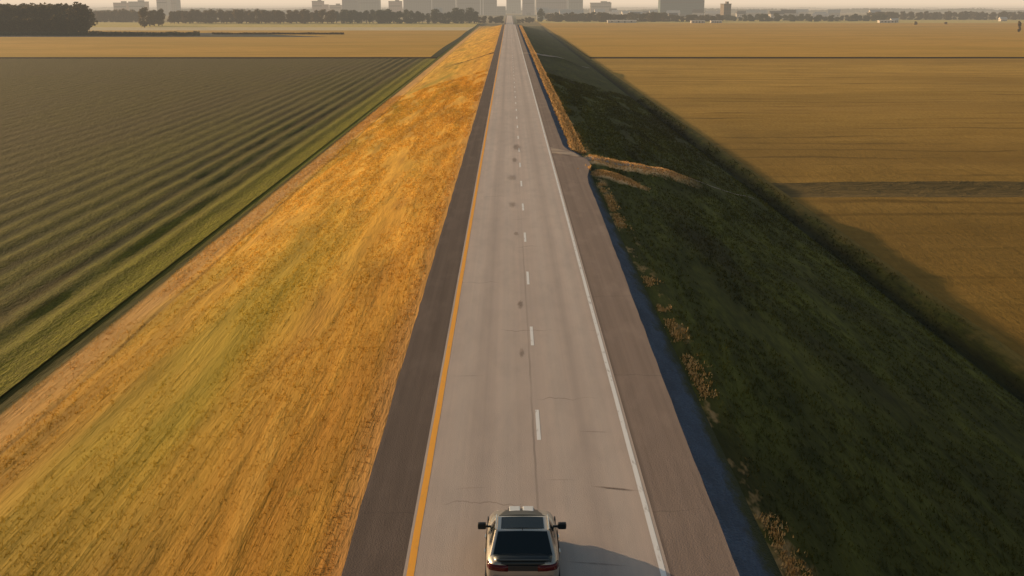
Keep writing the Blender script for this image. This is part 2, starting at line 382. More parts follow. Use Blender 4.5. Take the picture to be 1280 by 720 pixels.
ROADEND = 1900
ys = yseq(-60, ROADEND, 1.0, .01)
rz = lambda X, Y: FZ+D(Y)*(0-FZ)+.0*X
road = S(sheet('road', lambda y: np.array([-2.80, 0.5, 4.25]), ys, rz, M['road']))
S(sheet('shoulder', lambda y: np.linspace(float(l_edge(y)), -2.80, 3), ys, rz, M['sh_l']))
S(sheet('shoulder', lambda y: np.linspace(4.25, float(r_edge(y)), 3), ys, rz, M['sh_r']))
S(sheet('gravel_edge', lambda y: np.linspace(float(r_edge(y)), 7.5, 4), yseq(-60, 1050, .8), prof, M['gravel']))
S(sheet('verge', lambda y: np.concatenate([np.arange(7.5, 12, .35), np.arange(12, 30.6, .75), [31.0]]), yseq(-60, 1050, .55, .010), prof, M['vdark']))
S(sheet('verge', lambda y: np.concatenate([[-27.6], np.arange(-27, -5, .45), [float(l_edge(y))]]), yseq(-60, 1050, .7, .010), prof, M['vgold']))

# painted markings: 4 mm above the road, each dash its own child
mk = lambda X, Y: rz(X, Y)+.004
sheet('edge_line', lambda y: np.array([4.00, 4.15])+.008*(vnoise(y*.7, 0, 4)-.5), ys, mk, M['white'], road)['kind'] = 'structure'
sheet('edge_line', lambda y: np.array([-2.72, -2.52])+.02*(vnoise(y*.7, 0, 8)-.5), ys, mk, M['yellow'], road)['kind'] = 'structure'
d0 = y_at(550, 0); per = 11.17
for k in range(-5, 76):
    a = d0+k*per
    if a < -40: continue
    o = sheet('lane_dash', lambda y: np.array([.965, 1.10]), np.linspace(a, a+3.0, 6), mk, M['white'], road); o['kind'] = 'structure'
# stains and a few sealed cracks (soft edged)
def m_stain():
    t = NT('road_stain'); at = t.n('ShaderNodeAttribute', attribute_name='amount'); n = t.noise(5, 2.5, 5, 4, .7)
    f = t.math('MULTIPLY', at.outputs['Fac'], t.rng(n, .3, .6, .3, 1), clamp=True)
    b = t.n('ShaderNodeBsdfDiffuse'); b.inputs[0].default_value = (.10,.075,.062,1); tr = t.n('ShaderNodeBsdfTransparent'); m = t.n('ShaderNodeMixShader')
    t.l(f, m.inputs[0]); t.l(tr.outputs[0], m.inputs[1]); t.l(b.outputs[0], m.inputs[2]); t.l(m.outputs[0], t.out.inputs[0]); return t.m
ST = m_stain()
def stain(cx, cy, rx, ry, amt, rot=0, z=.008):
    amt *= .75
    n = 18; V = [(cx, cy, z)]; A = [amt]
    for ring, av in ((.5, amt*.8), (1, 0)):
        for i in range(n):
            a = 2*math.pi*i/n; q = ring*(.8+.4*random.random()); x, y = rx*q*math.cos(a), ry*q*math.sin(a)
            V.append((cx+x*math.cos(rot)-y*math.sin(rot), cy+x*math.sin(rot)+y*math.cos(rot), z)); A.append(av)
    F = [(0, 1+i, 1+(i+1) % n) for i in range(n)]
    for i in range(n):
        a, b = 1+i, 1+(i+1) % n; F += [(a, a+n, b+n), (a, b+n, b)]
    o = np_mesh('road_stain', np.array(V), np.array(F), ST, road, attr=A); o['kind'] = 'structure'
def gp(px, row, z=0):
    Y = y_at(row, z); return (far_x(px, Y, z), Y)
for px, row, rx, ry, amt in ((650,381,.18,1.0,.6), (652,441,.13,.7,.55), (640,256,.35,1.6,.4), (645,292,.18,.8,.6), (640,222,.5,1.8,.35), (646,184,.5,3,.5), (643,200,.3,2,.5)):
    X, Y = gp(px, row); stain(X, Y, rx, ry, amt)
for px, row, rx, ry, amt, rot in ((768,611,.75,.09,.8,-.25), (742,540,.6,.06,.45,-.1), (745,705,.9,.06,.45,-.15), (585,470,.7,.05,.35,.05), (590,610,.6,.05,.3,.1), (700,600,.5,.05,.3,0)):
    X, Y = gp(px, row); stain(X, Y, rx, ry, amt, rot)

# fields
BY = y_at(72)                    # boundary ditch across both sides
def zrow(X, Y):
    wob = vnoise(X*.05, Y*.012, 9)*.5
    f = ss(28, 31, -X)
    r = np.sin((X+wob)*2*np.pi/2.8)
    return FZ+.02+f*((.022+.075*(1-ss(30, 60, -X)))*r*(.5+1.0*vnoise(X*.3, Y*.02, 3))+.07*(vnoise(X*1.3, Y*.25, 4)-.5)+.06*(vnoise(X*.12, Y*.03, 2)-.5))
xs = np.concatenate([np.arange(-300, -150, .7), np.arange(-150, -60, .5), np.arange(-60, -27.6, .3), [-27.6]])
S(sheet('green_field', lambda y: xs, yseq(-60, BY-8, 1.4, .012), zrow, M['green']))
S(sheet('green_field', lambda y: np.array([-1500., -300.]), np.array([-60, BY-8]), lambda X, Y: FZ+0*X, M['green']))
zr = lambda X, Y: FZ+.01+ss(33, 40, X)*(.5*(vnoise(X*.02, Y*.05, 5)-.5)+.10*(vnoise(X*.5, Y*.3, 6)-.5))*ss(0, 12, BY-8-Y)
L0, L1 = y_at(247), y_at(229)
xr = np.concatenate([[31.0], np.arange(32.5, 60, 1.2), np.arange(60, 420, 3.0)])
S(sheet('stubble_field', lambda y: xr, yseq(-60, L0, 2, .01), zr, M['goldf']))
S(sheet('farm_lane', lambda y: xr, np.linspace(L0, L1, 6), lambda X, Y: zr(X, Y)-.30*np.sin(np.pi*np.clip((Y-L0)/(L1-L0), 0, 1)), M['lane']))
S(sheet('stubble_field', lambda y: xr, yseq(L1, BY-8, 2, .01), zr, M['goldf']))
S(sheet('stubble_field', lambda y: np.array([420., 1500.]), np.array([-60, BY-8]), lambda X, Y: FZ+0*X, M['goldf']))
for x0, x1 in ((-1500, -27.6), (31.6, 1500)):
    S(sheet('boundary_ditch', lambda y: np.linspace(x0, x1, 60), np.linspace(BY-8, BY+5, 5), lambda X, Y: FZ-.4*np.sin(np.pi*(Y-BY+8)/13), M['edge']))
yl = y_at(45); yr = y_at(30.5)
flat = lambda X, Y: FZ+0*X
S(sheet('ripe_field', lambda y: np.array([-1500., -27.6]), np.array([BY+5, yl]), flat, M['goldl']))
S(sheet('olive_field', lambda y: np.array([-1500., -27.6]), np.array([yl, y_at(38)]), flat, M['goldl']))
S(sheet('pale_field', lambda y: np.array([-1500., -27.6]), np.array([y_at(38), y_at(34)]), flat, M['pale']))
S(sheet('olive_field', lambda y: np.array([-1500., -27.6]), np.array([y_at(34), 1260]), flat, M['olive']))
S(sheet('ripe_field', lambda y: np.array([31.6, 1500.]), np.array([BY+5, y_at(28.8)]), flat, M['goldl']))
S(sheet('pale_field', lambda y: np.array([31.6, 1500.]), np.array([y_at(28.8), 1450]), flat, M['olive']))
S(sheet('ground', lambda y: np.array([-45000., -8000, -2000, 0, 2000, 8000, 45000]), np.array([-3000., -60, 500, 1050, 2000, 5000, 15000, 60000]), lambda X, Y: GZ+0*X, M['ground']))

S(sheet('drain', lambda y: np.array([-30.8+.4*math.sin(y*.02), -27.6]), yseq(BY+5, 1180, 12), lambda X, Y: FZ+.02+0*X, M['drain']))
S(sheet('hedge_shade', lambda y: np.array([-1500., far_x(395-90*(y-y_at(45.5))/(y_at(42)-y_at(45.5)), y)]), np.linspace(y_at(46.2), y_at(41.2), 8), lambda X, Y: FZ+.03+0*X, M['teal']))  # dark sheet that paints the hedge's shadow onto the ground
# access tracks (drape 3 cm over the bank)
def drape(name, pts, w, mat, lift=.035):
    pts = np.array(pts, float); t = np.linspace(0, 1, 60); s = np.linspace(0, 1, len(pts))
    cx = np.interp(t, s, pts[:, 0]); cy = np.interp(t, s, pts[:, 1]); cw = np.interp(t, s, w)
    V = []; n = 7
    for i in range(60):
        for j in range(n):
            u = j/(n-1)-.5; X = cx[i]; Y = cy[i]+u*cw[i]*(1+.25*(float(vnoise(i*.4, j, 2))-.5))
            V.append((X, Y, float(prof(X, Y))+lift))
    i = np.arange(59)[:, None]*n+np.arange(n-1)[None, :]
    F = np.stack([i, i+n, i+n+1, i+1], -1).reshape(-1, 4)
    return S(np_mesh(name, np.array(V), F, mat, smooth=True))
drape('access_track', [(4.3, 116.0), (6.8, 112.4), (11, 113.2), (18, 117), (26.5, 121.5)], [4.5, 3.2, 1.5, .8, .3], M['track'])
drape('access_track', [(4.3, 344), (9, 349), (16, 357), (26, 372)], [9, 6, 3.5, 2.0], M['track'])
drape('access_track', [(-4.5, 348), (-9, 346), (-14, 343), (-19, 338)], [6, 4, 3, 1.0], M['edge'])

# ------------------------------------------------------------ grass blades (uncountable)
def blades(name, X, Y, h, w, mat, label, per=3, lean=.35, base=None):
    n = len(X); X = np.repeat(X, per)+rng.normal(0, .07, n*per); Y = np.repeat(Y, per)+rng.normal(0, .12, n*per)
    h0 = h; h = np.repeat(h, per)*rng.uniform(.6, 1.25, n*per); w = np.repeat(w, per)*rng.uniform(.7, 1.3, n*per); n = len(X)
    Z = prof(X, Y)-.03; a = rng.uniform(0, np.pi, n); dx, dy = np.cos(a)*w/2, np.sin(a)*w/2
    lx, ly = rng.normal(.1, lean*.35, n)*h, rng.normal(-.1, lean*1.6, n)*h
    V = np.stack([np.stack([X-dx, Y-dy, Z], -1), np.stack([X+dx, Y+dy, Z], -1), np.stack([X+lx, Y+ly, Z+h], -1)], 1).reshape(-1, 3)
    F = np.arange(3*n).reshape(-1, 3)
    o = np_mesh(name, V, F, mat); tag(o, label, 'grass', kind='stuff'); return o
def scatter(n, x0, x1, y0, y1, pw=1.6):
    u = rng.random(n)**pw; return rng.uniform(x0, x1, n), y0+(y1-y0)*u
X, Y = scatter(52000, -26.5, -4.7, 22, 260)
keep = vnoise(X*.6, Y*.12, 12) > .30*rng.random(len(X))+.15; X, Y = X[keep], Y[keep]
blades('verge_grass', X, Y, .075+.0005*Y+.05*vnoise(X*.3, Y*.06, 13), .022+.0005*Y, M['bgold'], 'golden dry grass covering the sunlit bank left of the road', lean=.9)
X, Y = scatter(42000, 7.9, 30.5, 22, 260)
keep = vnoise(X*.5, Y*.12, 14) > .30*rng.random(len(X))+.15; X, Y = X[keep], Y[keep]
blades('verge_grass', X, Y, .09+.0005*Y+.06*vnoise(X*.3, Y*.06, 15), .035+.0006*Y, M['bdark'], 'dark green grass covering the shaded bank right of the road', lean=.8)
# dry tufts along the crest that still catch the sun
X = []; Y = []; H = []
for _ in range(26000):
    y = 24+(780-24)*random.random()**1.5
    m = .45*float(vnoise(y*.16, 3.3, 21))+.55*float(vnoise(y*.8, 8.3, 22))
    if y < 98:
        if m < .47 or random.random() < .55+.8*(.6-m): continue
        x = 7.45+.5*abs(random.gauss(0, .6))+.35*m; hh = .14
    elif y < 118: continue
    else:
        if m < .22: continue
        x = 6.35+1.5*random.random()**.8+.0008*y; hh = .24
    X.append(x); Y.append(y); H.append(hh*random.uniform(.6, 1.2)*(1+y/900))
X, Y, H = map(np.array, (X, Y, H))
Xa = rng.uniform(8, 18.5, 900); Ya = 111.8+(Xa-6)*.42+rng.normal(0, 1.6, 900)
Xb = rng.normal(9.9, 1.1, 700); Yb = rng.normal(103, .9, 700)
X = np.concatenate([X, Xa, Xb]); Y = np.concatenate([Y, Ya, Yb]); H = np.concatenate([H, np.full(900, .16), np.full(700, .18)])
blades('dry_tufts', X, Y, H, .05+.0009*Y, M['dry'], 'sunlit orange dry tufts along the top edge of the shaded bank', per=3, lean=.3)

# ------------------------------------------------------------ trees
def tube(bm, p0, p1, r0, r1, n=6):
    from mathutils import Vector
    a, b = Vector(p0), Vector(p1); d = (b-a).normalized(); u = d.orthogonal().normalized(); v = d.cross(u)
    ra = [bm.verts.new(a+(u*math.cos(2*math.pi*i/n)+v*math.sin(2*math.pi*i/n))*r0) for i in range(n)]
    rb = [bm.verts.new(b+(u*math.cos(2*math.pi*i/n)+v*math.sin(2*math.pi*i/n))*r1) for i in range(n)]
    for i in range(n): bm.faces.new((ra[i], ra[(i+1) % n], rb[(i+1) % n], rb[i]))
    bm.faces.new(rb)
def trunk_mesh(seed, H=10):
    r = random.Random(seed); bm = bmesh.new(); tube(bm, (0,0,-.3), (.1,0,H*.35), .34, .24); tube(bm, (.1,0,H*.35), (.2,.1,H*.8), .24, .08)
    for k in range(6):
        a = r.uniform(0, 6.28); z = H*r.uniform(.22, .6); l = r.uniform(1.4, 2.8); tube(bm, (.1,0,z), (.1+l*math.cos(a), l*math.sin(a), z+l*.8), .13, .04, 5)
    o = bm_obj('trunk', bm, M['bark']); me = o.data; bpy.data.objects.remove(o); return me
def crown_mesh(seed, mat, H=10, W=3.6, n=1500, low=.12):
    g = np.random.default_rng(seed); lobes = []
    for k in range(11):
        t = g.uniform(0, 1); z = H*(low+.12+(.80-low)*t); rad = W*(1-.55*abs(t-.4)**1.2)*g.uniform(.0, .62); a = g.uniform(0, 6.28)
        lobes.append((rad*np.cos(a), rad*np.sin(a), z, W*g.uniform(.32, .56)))
    lobes = np.array(lobes); idx = g.integers(0, len(lobes), n); L = lobes[idx]
    d = g.normal(size=(n, 3)); d /= np.linalg.norm(d, axis=1)[:, None]; q = g.uniform(.55, 1.12, n)
    P = L[:, :3]+d*(L[:, 3]*q)[:, None]; P[:, 2] = np.maximum(P[:, 2], H*low)
    s = g.uniform(.25, .62, n)[:, None]
    e1 = g.normal(size=(n, 3)); e1 /= np.linalg.norm(e1, axis=1)[:, None]; e2 = np.cross(e1, g.normal(size=(n, 3))); e2 /= np.linalg.norm(e2, axis=1)[:, None]
    V = np.stack([P-e1*s-e2*s*.6, P+e1*s*.9-e2*s*.5, P+e1*s*.2+e2*s], 1).reshape(-1, 3)
    o = np_mesh('crown', V, np.arange(3*n).reshape(-1, 3), mat); me = o.data; bpy.data.objects.remove(o); return me
TR = [trunk_mesh(i) for i in range(3)]
CR = {k: [crown_mesh(10*j+i, M[k], W=w, low=lw) for i, (w, lw) in enumerate(((3.4,.05),(4.3,.03),(2.8,.08),(3.8,.02)))] for j, k in enumerate(('leafd','leafm','leafg'))}
def tree(name, X, Y, H, W, kind, label, group, cat='tree'):
    r = empty(name, (X, Y, FZ if Y < 1260 else GZ), random.uniform(0, 6.28)); tag(r, label, cat, group)
    for nm, me in (('trunk', random.choice(TR)), ('crown', random.choice(CR[kind]))):
        o = bpy.data.objects.new(nm, me); C.objects.link(o); o.parent = r; o.scale = (W, W, H/10)
    return r
def treeline(p0, p1, row, top, n, kind, label, group, jy=25, jt=2.0, w=1.0):
    for i in range(n):
        px = p0+(p1-p0)*(i+random.uniform(.1, .9))/n; Y = y_at(row)+random.uniform(0, jy)
        H = (z_at(top+random.uniform(-.4, jt), Y)-FZ)*1.02
        tree('broadleaf_tree', far_x(px, Y), Y, H, w*1.5*random.uniform(.8, 1.25)*max(H/12, .7), kind, label, group)
# big wood at the far left
treeline(-30, 112, 42.5, 5.3, 24, 'leafd', 'tall dark tree in the dense grove at the far left edge', 'trees of the dense left grove', 60, 2.2, 1.15)
treeline(-30, 108, 43.5, 20, 14, 'leafd', 'shrubby low tree at the foot of the far left grove', 'low trees at the foot of the left grove', 8, 5, 1.0)
treeline(118, 172, 27.5, 11.5, 14, 'leafm', 'brown hazy tree between the left grove and the lone pair', 'hazy trees right of the left grove', 30, 2)
for px, row, top, nm in ((181,34.5,10.5,'lone round tree standing forward of the left tree line'), (203,32.5,11,'lone narrow tree just right of the round forward tree')):
    Y = y_at(row); H = z_at(top, Y)-FZ; tree('broadleaf_tree', far_x(px, Y), Y, H, 1.35, 'leafm', nm, None)
treeline(186, 200, 33, 11.5, 3, 'leafm', 'small tree between the two lone forward trees', 'small trees between the forward pair', 20, 2)
treeline(212, 420, 29.5, 12.8, 44, 'leafm', 'brown tree in the long hazy line behind the left fields', 'trees of the long left line', 40, 2.6)
treeline(418, 502, 29.5, 12.8, 18, 'leafg', 'grey green tree in the line below the pale grey office block', 'trees below the grey office block', 40, 3.0)
treeline(506, 600, 29.5, 12, 18, 'leafg', 'grey green tree below the wide twin towers', 'trees below the wide twin towers', 30, 6)
treeline(596, 630, 29, 20, 8, 'leafd', 'low dark tree left of the road end', 'low trees left of the road end', 30, 3, .8)
treeline(644, 668, 28, 20, 6, 'leafd', 'low dark tree right of the road end', 'low trees right of the road end', 30, 3, .8)
Y = y_at(27); tree('broadleaf_tree', far_x(676, Y), Y, z_at(9.5, Y)-FZ, 1.35, 'leafg', 'tall rounded tree rising above the low trees right of the road end', None)
treeline(682, 832, 27.4, 14.2, 34, 'leafd', 'low dark tree in the line right of the road', 'trees of the line right of the road', 60, 3, 1.3)
treeline(826, 905, 27.2, 17.2, 16, 'leafd', 'short dark tree below the blue green tower', 'short trees below the blue green tower', 60, 2, 1.3)
treeline(905, 1105, 27.0, 16.2, 36, 'leafg', 'short grey green tree in front of the pale houses on the right', 'short trees in front of the right houses', 80, 4, 1.3)
treeline(1085, 1320, 25.0, 13.4, 48, 'leafd', 'dark tree in the even belt at the far right', 'trees of the even right belt', 60, 1.6, 1.05)
for px, row, h, nm in ((1145,31.0,3.0,'small round bush alone on the pale field at right'), (1183,30.5,2.2,'very low bush right of the round bush'), (1274,40.5,7.5,'small yellowish sapling at the right edge of the far field')):
    Y = y_at(row); tree('bush' if h < 5 else 'sapling', far_x(px, Y), Y, h, .42 if h > 5 else .55, 'leafm', nm, None, 'bush' if h < 5 else 'tree')

# hedge along the left field edge
def hedge(name, x0, x1, Y, h, n, mat, label):
    g = np.random.default_rng(5); X = g.uniform(x0, x1, n); P = np.stack([X, Y+g.normal(0, .9, n), FZ+np.abs(g.uniform(0, 1, n))*h*(.7+.5*vnoise(X*.12, 0*X, 3))], -1)
    s = g.uniform(.3, .7, n)[:, None]; e1 = g.normal(size=(n, 3)); e1 /= np.linalg.norm(e1, axis=1)[:, None]; e2 = g.normal(size=(n, 3)); e2 /= np.linalg.norm(e2, axis=1)[:, None]
    V = np.stack([P-e1*s, P+e1*s*.8-e2*s*.5, P+e2*s], 1).reshape(-1, 3)
    return tag(np_mesh(name, V, np.arange(3*n).reshape(-1, 3), mat), label, 'hedge')
Y = y_at(44.5)
hedge('hedge', -420, far_x(250, Y), Y, 2.6, 12000, M['leafg'], 'thick dark hedge along the far left field below the grove')
hedge('hedge', far_x(251, Y), far_x(430, Y+30), Y+30, 1.0, 4000, M['leafm'], 'thin brown hedge continuing the thick one toward the road')

# far woods on the horizon: one mass each
def woods(name, Y, x0, x1, zt, n, mat, label, jag=2.5):
    g = np.random.default_rng(int(Y)); X = g.uniform(x0, x1, n); top = (zt-GZ)+jag*(vnoise(X*.012, 0*X, 3)-.5)*2; P = np.stack([X, Y+g.uniform(0, 80, n), GZ+top*g.random(n)**.6], -1)
    s = g.uniform(2, 5.5, n)[:, None]; V = np.stack([P+np.array([-1,0,-.3])*s, P+np.array([1,0,-.25])*s, P+np.array([.1,0,.35])*s], 1).reshape(-1, 3)
    return tag(np_mesh(name, V, np.arange(3*n).reshape(-1, 3), mat), label, 'woods', kind='stuff')
woods('distant_woods', 3900, -2400, 2400, z_at(10.0, 3900), 9000, M['leafm'], 'hazy band of distant woods along the horizon behind the town')
woods('distant_woods', 2500, -1500, 1500, z_at(12.0, 2500), 9000, M['leafg'], 'nearer hazy woods and scrub around the feet of the towers')

# ------------------------------------------------------------ buildings
def m_facade(name, wall, glass, fx=3.2, fz=3.4, lit=.8):
    t = NT(name); x, y, z = t.sep()
    fl = t.rng(t.math('ABSOLUTE', t.math('SUBTRACT', t.math('FRACT', t.math('DIVIDE', z, fz)), .5)), .22, .27, 1, 0)
    cl = t.rng(t.math('ABSOLUTE', t.math('SUBTRACT', t.math('FRACT', t.math('DIVIDE', x, fx)), .5)), .30, .34, 1, 0)
    w = t.math('MULTIPLY', fl, cl); n = t.noise(.3, .3, .3, 3)
    c = t.mix(t.math('MULTIPLY', w, lit), t.mix(n, tuple(v*.85 for v in wall), tuple(v*1.1 for v in wall)), glass)
    return t.finish(c, .7)
FAC = dict(
 grey=m_facade('facade_grey', (.19,.175,.15), (.10,.10,.10)), grey2=m_facade('facade_warm_grey', (.23,.20,.165), (.12,.11,.10), 4.5),
 green=m_facade('facade_green_grey', (.20,.205,.165), (.12,.13,.12), 5), teal=m_facade('facade_teal', (.075,.115,.115), (.05,.09,.10), 2.4, 3.8, .7),
 pale=m_facade('facade_pale', (.42,.34,.26), (.25,.20,.17)), pink=m_facade('facade_pink', (.46,.30,.22), (.28,.20,.17)), brown=m_facade('facade_brown', (.16,.115,.08), (.09,.07,.06)),
 lilac=m_facade('facade_lilac', (.26,.215,.20), (.17,.145,.14), 3.8))
M['roofd'] = m_plain('roof_dark', (.12,.10,.085), .9); M['roofp'] = m_plain('roof_pale', (.62,.52,.42), .8); M['trim'] = m_plain('pale_trim', (.55,.48,.40), .7)
M['wallw'] = m_plain('wall_white', (.52,.45,.38), .8); M['pane'] = m_plain('window_dark', (.06,.06,.06), .3)
def tower(p0, p1, Y, H, fac, label, depth=26, seams=(), step=None, mast=False):
    x0, x1 = far_x(p0, Y), far_x(p1, Y); w = x1-x0
    r = empty('tower_block' if H > 30 else 'office_block', ((x0+x1)/2, Y, GZ)); tag(r, label, 'building')
    box('wall', (0, depth/2, H/2), (w, depth, H), FAC[fac], r)
    bm = bmesh.new(); add_box(bm, (0, depth/2, H+.5), (w+.6, depth+.6, 1.0)); bm_obj('roof', bm, M['roofd'], r)
    bm = bmesh.new(); add_box(bm, (w*.15, depth/2, H+2.3), (w*.3, depth*.4, 2.6)); bm_obj('plant_room', bm, FAC[fac], r)
    box('entrance', (0, -.6, 2.0), (min(8, w*.4), 1.2, 4), M['pane'], r)
    for s in seams: box('pilaster', (far_x(s, Y)-(x0+x1)/2, -.4, H/2), (1.8, .8, H-.1), M['trim'], r)
    nb = max(2, int(H/14))
    for k in range(nb): box('window_band', (0, -.06, 6+k*(H-8)/nb+2), (w*.94, .12, 2.0), M['pane'] if fac in ('teal','brown') else M['roofd'], r) if k % 2 else None
    if step:
        for (a, b, h) in step:
            xa, xb = far_x(a, Y), far_x(b, Y); box('annex', ((xa+xb)/2-(x0+x1)/2, depth/2, h/2), (xb-xa, depth*.8, h), FAC[fac], r)
    return r
def hz(row, Y): return z_at(row, Y)-GZ
Y1 = 2100
tower(197, 210, Y1, 62, 'pale', 'pale half height tower rising behind the two lone trees'); tower(210.5, 222, Y1+40, 70, 'grey2', 'brown grey tower touching the right side of the pale tower')
tower(143, 159, Y1, hz(4.0, Y1), 'pink', 'low flat pinkish block above the hazy trees at left'); tower(162, 182, Y1, hz(2.6, Y1), 'pale', 'low pale block with taller roof right of the pinkish block')
tower(390.5, 403, Y1, hz(1.8, Y1), 'pink', 'small pinkish block standing alone above the long left tree line', step=[(403.2, 409, hz(5.5, Y1))]); tower(412, 427, Y1+50, hz(7, Y1+50), 'pale', 'very low pale block left of the grey office tower')
tower(428, 447, Y1, 66, 'grey', 'narrow grey tower with plain front left of its green grey neighbour'); tower(447.5, 474.5, Y1+30, 74, 'green', 'green grey tower beside the narrow grey one')
tower(486, 501.5, Y1, hz(2.0, Y1), 'pink', 'low pink block between the green grey and the widest tower'); tower(504.5, 569, Y1, 96, 'grey', 'widest dark grey tower left of the road end', seams=(540,))
tower(570, 621, Y1+20, 84, 'grey', 'grey tower with two pale vertical seams left of the road end', seams=(571, 600.5, 604), step=[(621.2, 632, hz(8, Y1))])
tower(633, 651, Y1+250, 110, 'green', 'pale green tower standing right over the road end'); tower(653, 668.5, Y1, 70, 'lilac', 'lilac grey tower just right of the road end', seams=(668,))
tower(669.5, 708.5, Y1+20, 88, 'lilac', 'broad lilac grey tower with pale left seam', seams=(670.5,)); tower(709.5, 728.5, Y1, 64, 'green', 'light grey green tower right of the broad lilac one', seams=(710,))
tower(738.5, 764, Y1, hz(4.0, Y1), 'pale', 'low wide pale block right of the tower cluster', step=[(757, 763, hz(2.2, Y1))]); tower(825, 880, Y1-300, 78, 'teal', 'solitary blue green glass tower on the right')
tower(904.5, 913.5, 1500, hz(5.5, 1500), 'brown', 'slim brown tower block right of the blue green tower')

def house(px, Y, w, h, d, label, group=None, roofm='roofp', wallm='wallw', flat=False, name='house', rz=0):
    r = empty(name, (far_x(px, Y), Y, FZ if Y < 1260 else GZ), rz); tag(r, label, 'house' if name == 'house' else name.replace('_', ' '), group)
    box('wall', (0, 0, h/2), (w, d, h), M[wallm], r)
    bm = bmesh.new(); e = .5; rh = h*.28 if flat else h*.7
    v = [bm.verts.new(p) for p in ((-w/2-e,-d/2-e,h+.01),(w/2+e,-d/2-e,h+.01),(w/2+e,d/2+e,h+.01),(-w/2-e,d/2+e,h+.01),(-w/2-e,0,h+rh),(w/2+e,0,h+rh))]
    for f in ((0,1,5,4),(2,3,4,5),(0,4,3),(1,2,5),(3,2,1,0)): bm.faces.new([v[i] for i in f])
    bm_obj('roof', bm, M[roofm], r)
    box('door', (w*.1, -d/2-.03, 1.05), (1.0, .08, 2.1), M['roofd'], r)
    for x in (-.35, -.12, .33): box('window', (w*x, -d/2-.03, h*.55), (min(1.6, w*.1), .08, 1.2), M['pane'], r)
    return r
for i in range(34):
    px = random.uniform(735, 1115); Y = random.uniform(1480, 2000)
    house(px, Y, random.uniform(10, 22), random.uniform(4.5, 7.5), 10, 'pale roofed house among the trees on the right of the skyline', 'pale houses among the right trees', random.choice(('roofp', 'roofp', 'roofd')), 'wallw', rz=random.uniform(-.4, .4))
for i in range(5):
    house(random.uniform(265, 300), 1290+random.uniform(0, 30), 8, 3.2, 8, 'small white house in front of the long left tree line', 'small white houses at left')
for i in range(7):
    house(random.uniform(655, 730), random.uniform(1480, 1750), random.uniform(8, 16), random.uniform(6, 9), 10, 'pale house between the road end and the pale low block', 'pale houses near the road end')
house(777, 1230, 30, 2.2, 9, 'long low greenish glasshouse before the dark trees right of the road', flat=True, name='greenhouse')
house(872, 1215, 14, 2.0, 8, 'low pink walled shed at the field edge below the blue green tower', flat=True, name='shed', wallm='wallw')
house(895, 1215, 11, 2.0, 8, 'low shed just right of the pink walled shed', flat=True, name='shed')
house(1108, 1225, 16, 2.2, 8, 'low pinkish farm shed where the right tree belt begins', flat=True, name='shed')
house(1254, 1330, 7, 3.4, 7, 'small white roofed barn alone before the right tree belt', name='barn')
house(1118, 1240, 7, 2.6, 6, 'small pale hut right of the low farm shed', name='hut')
house(548, 1500, 10, 9, 10, 'white gabled house below the widest tower', name='house')
house(515, 1215, 3.4, 3.6, 4, 'tiny bright white hut among the trees left of the road', name='hut')

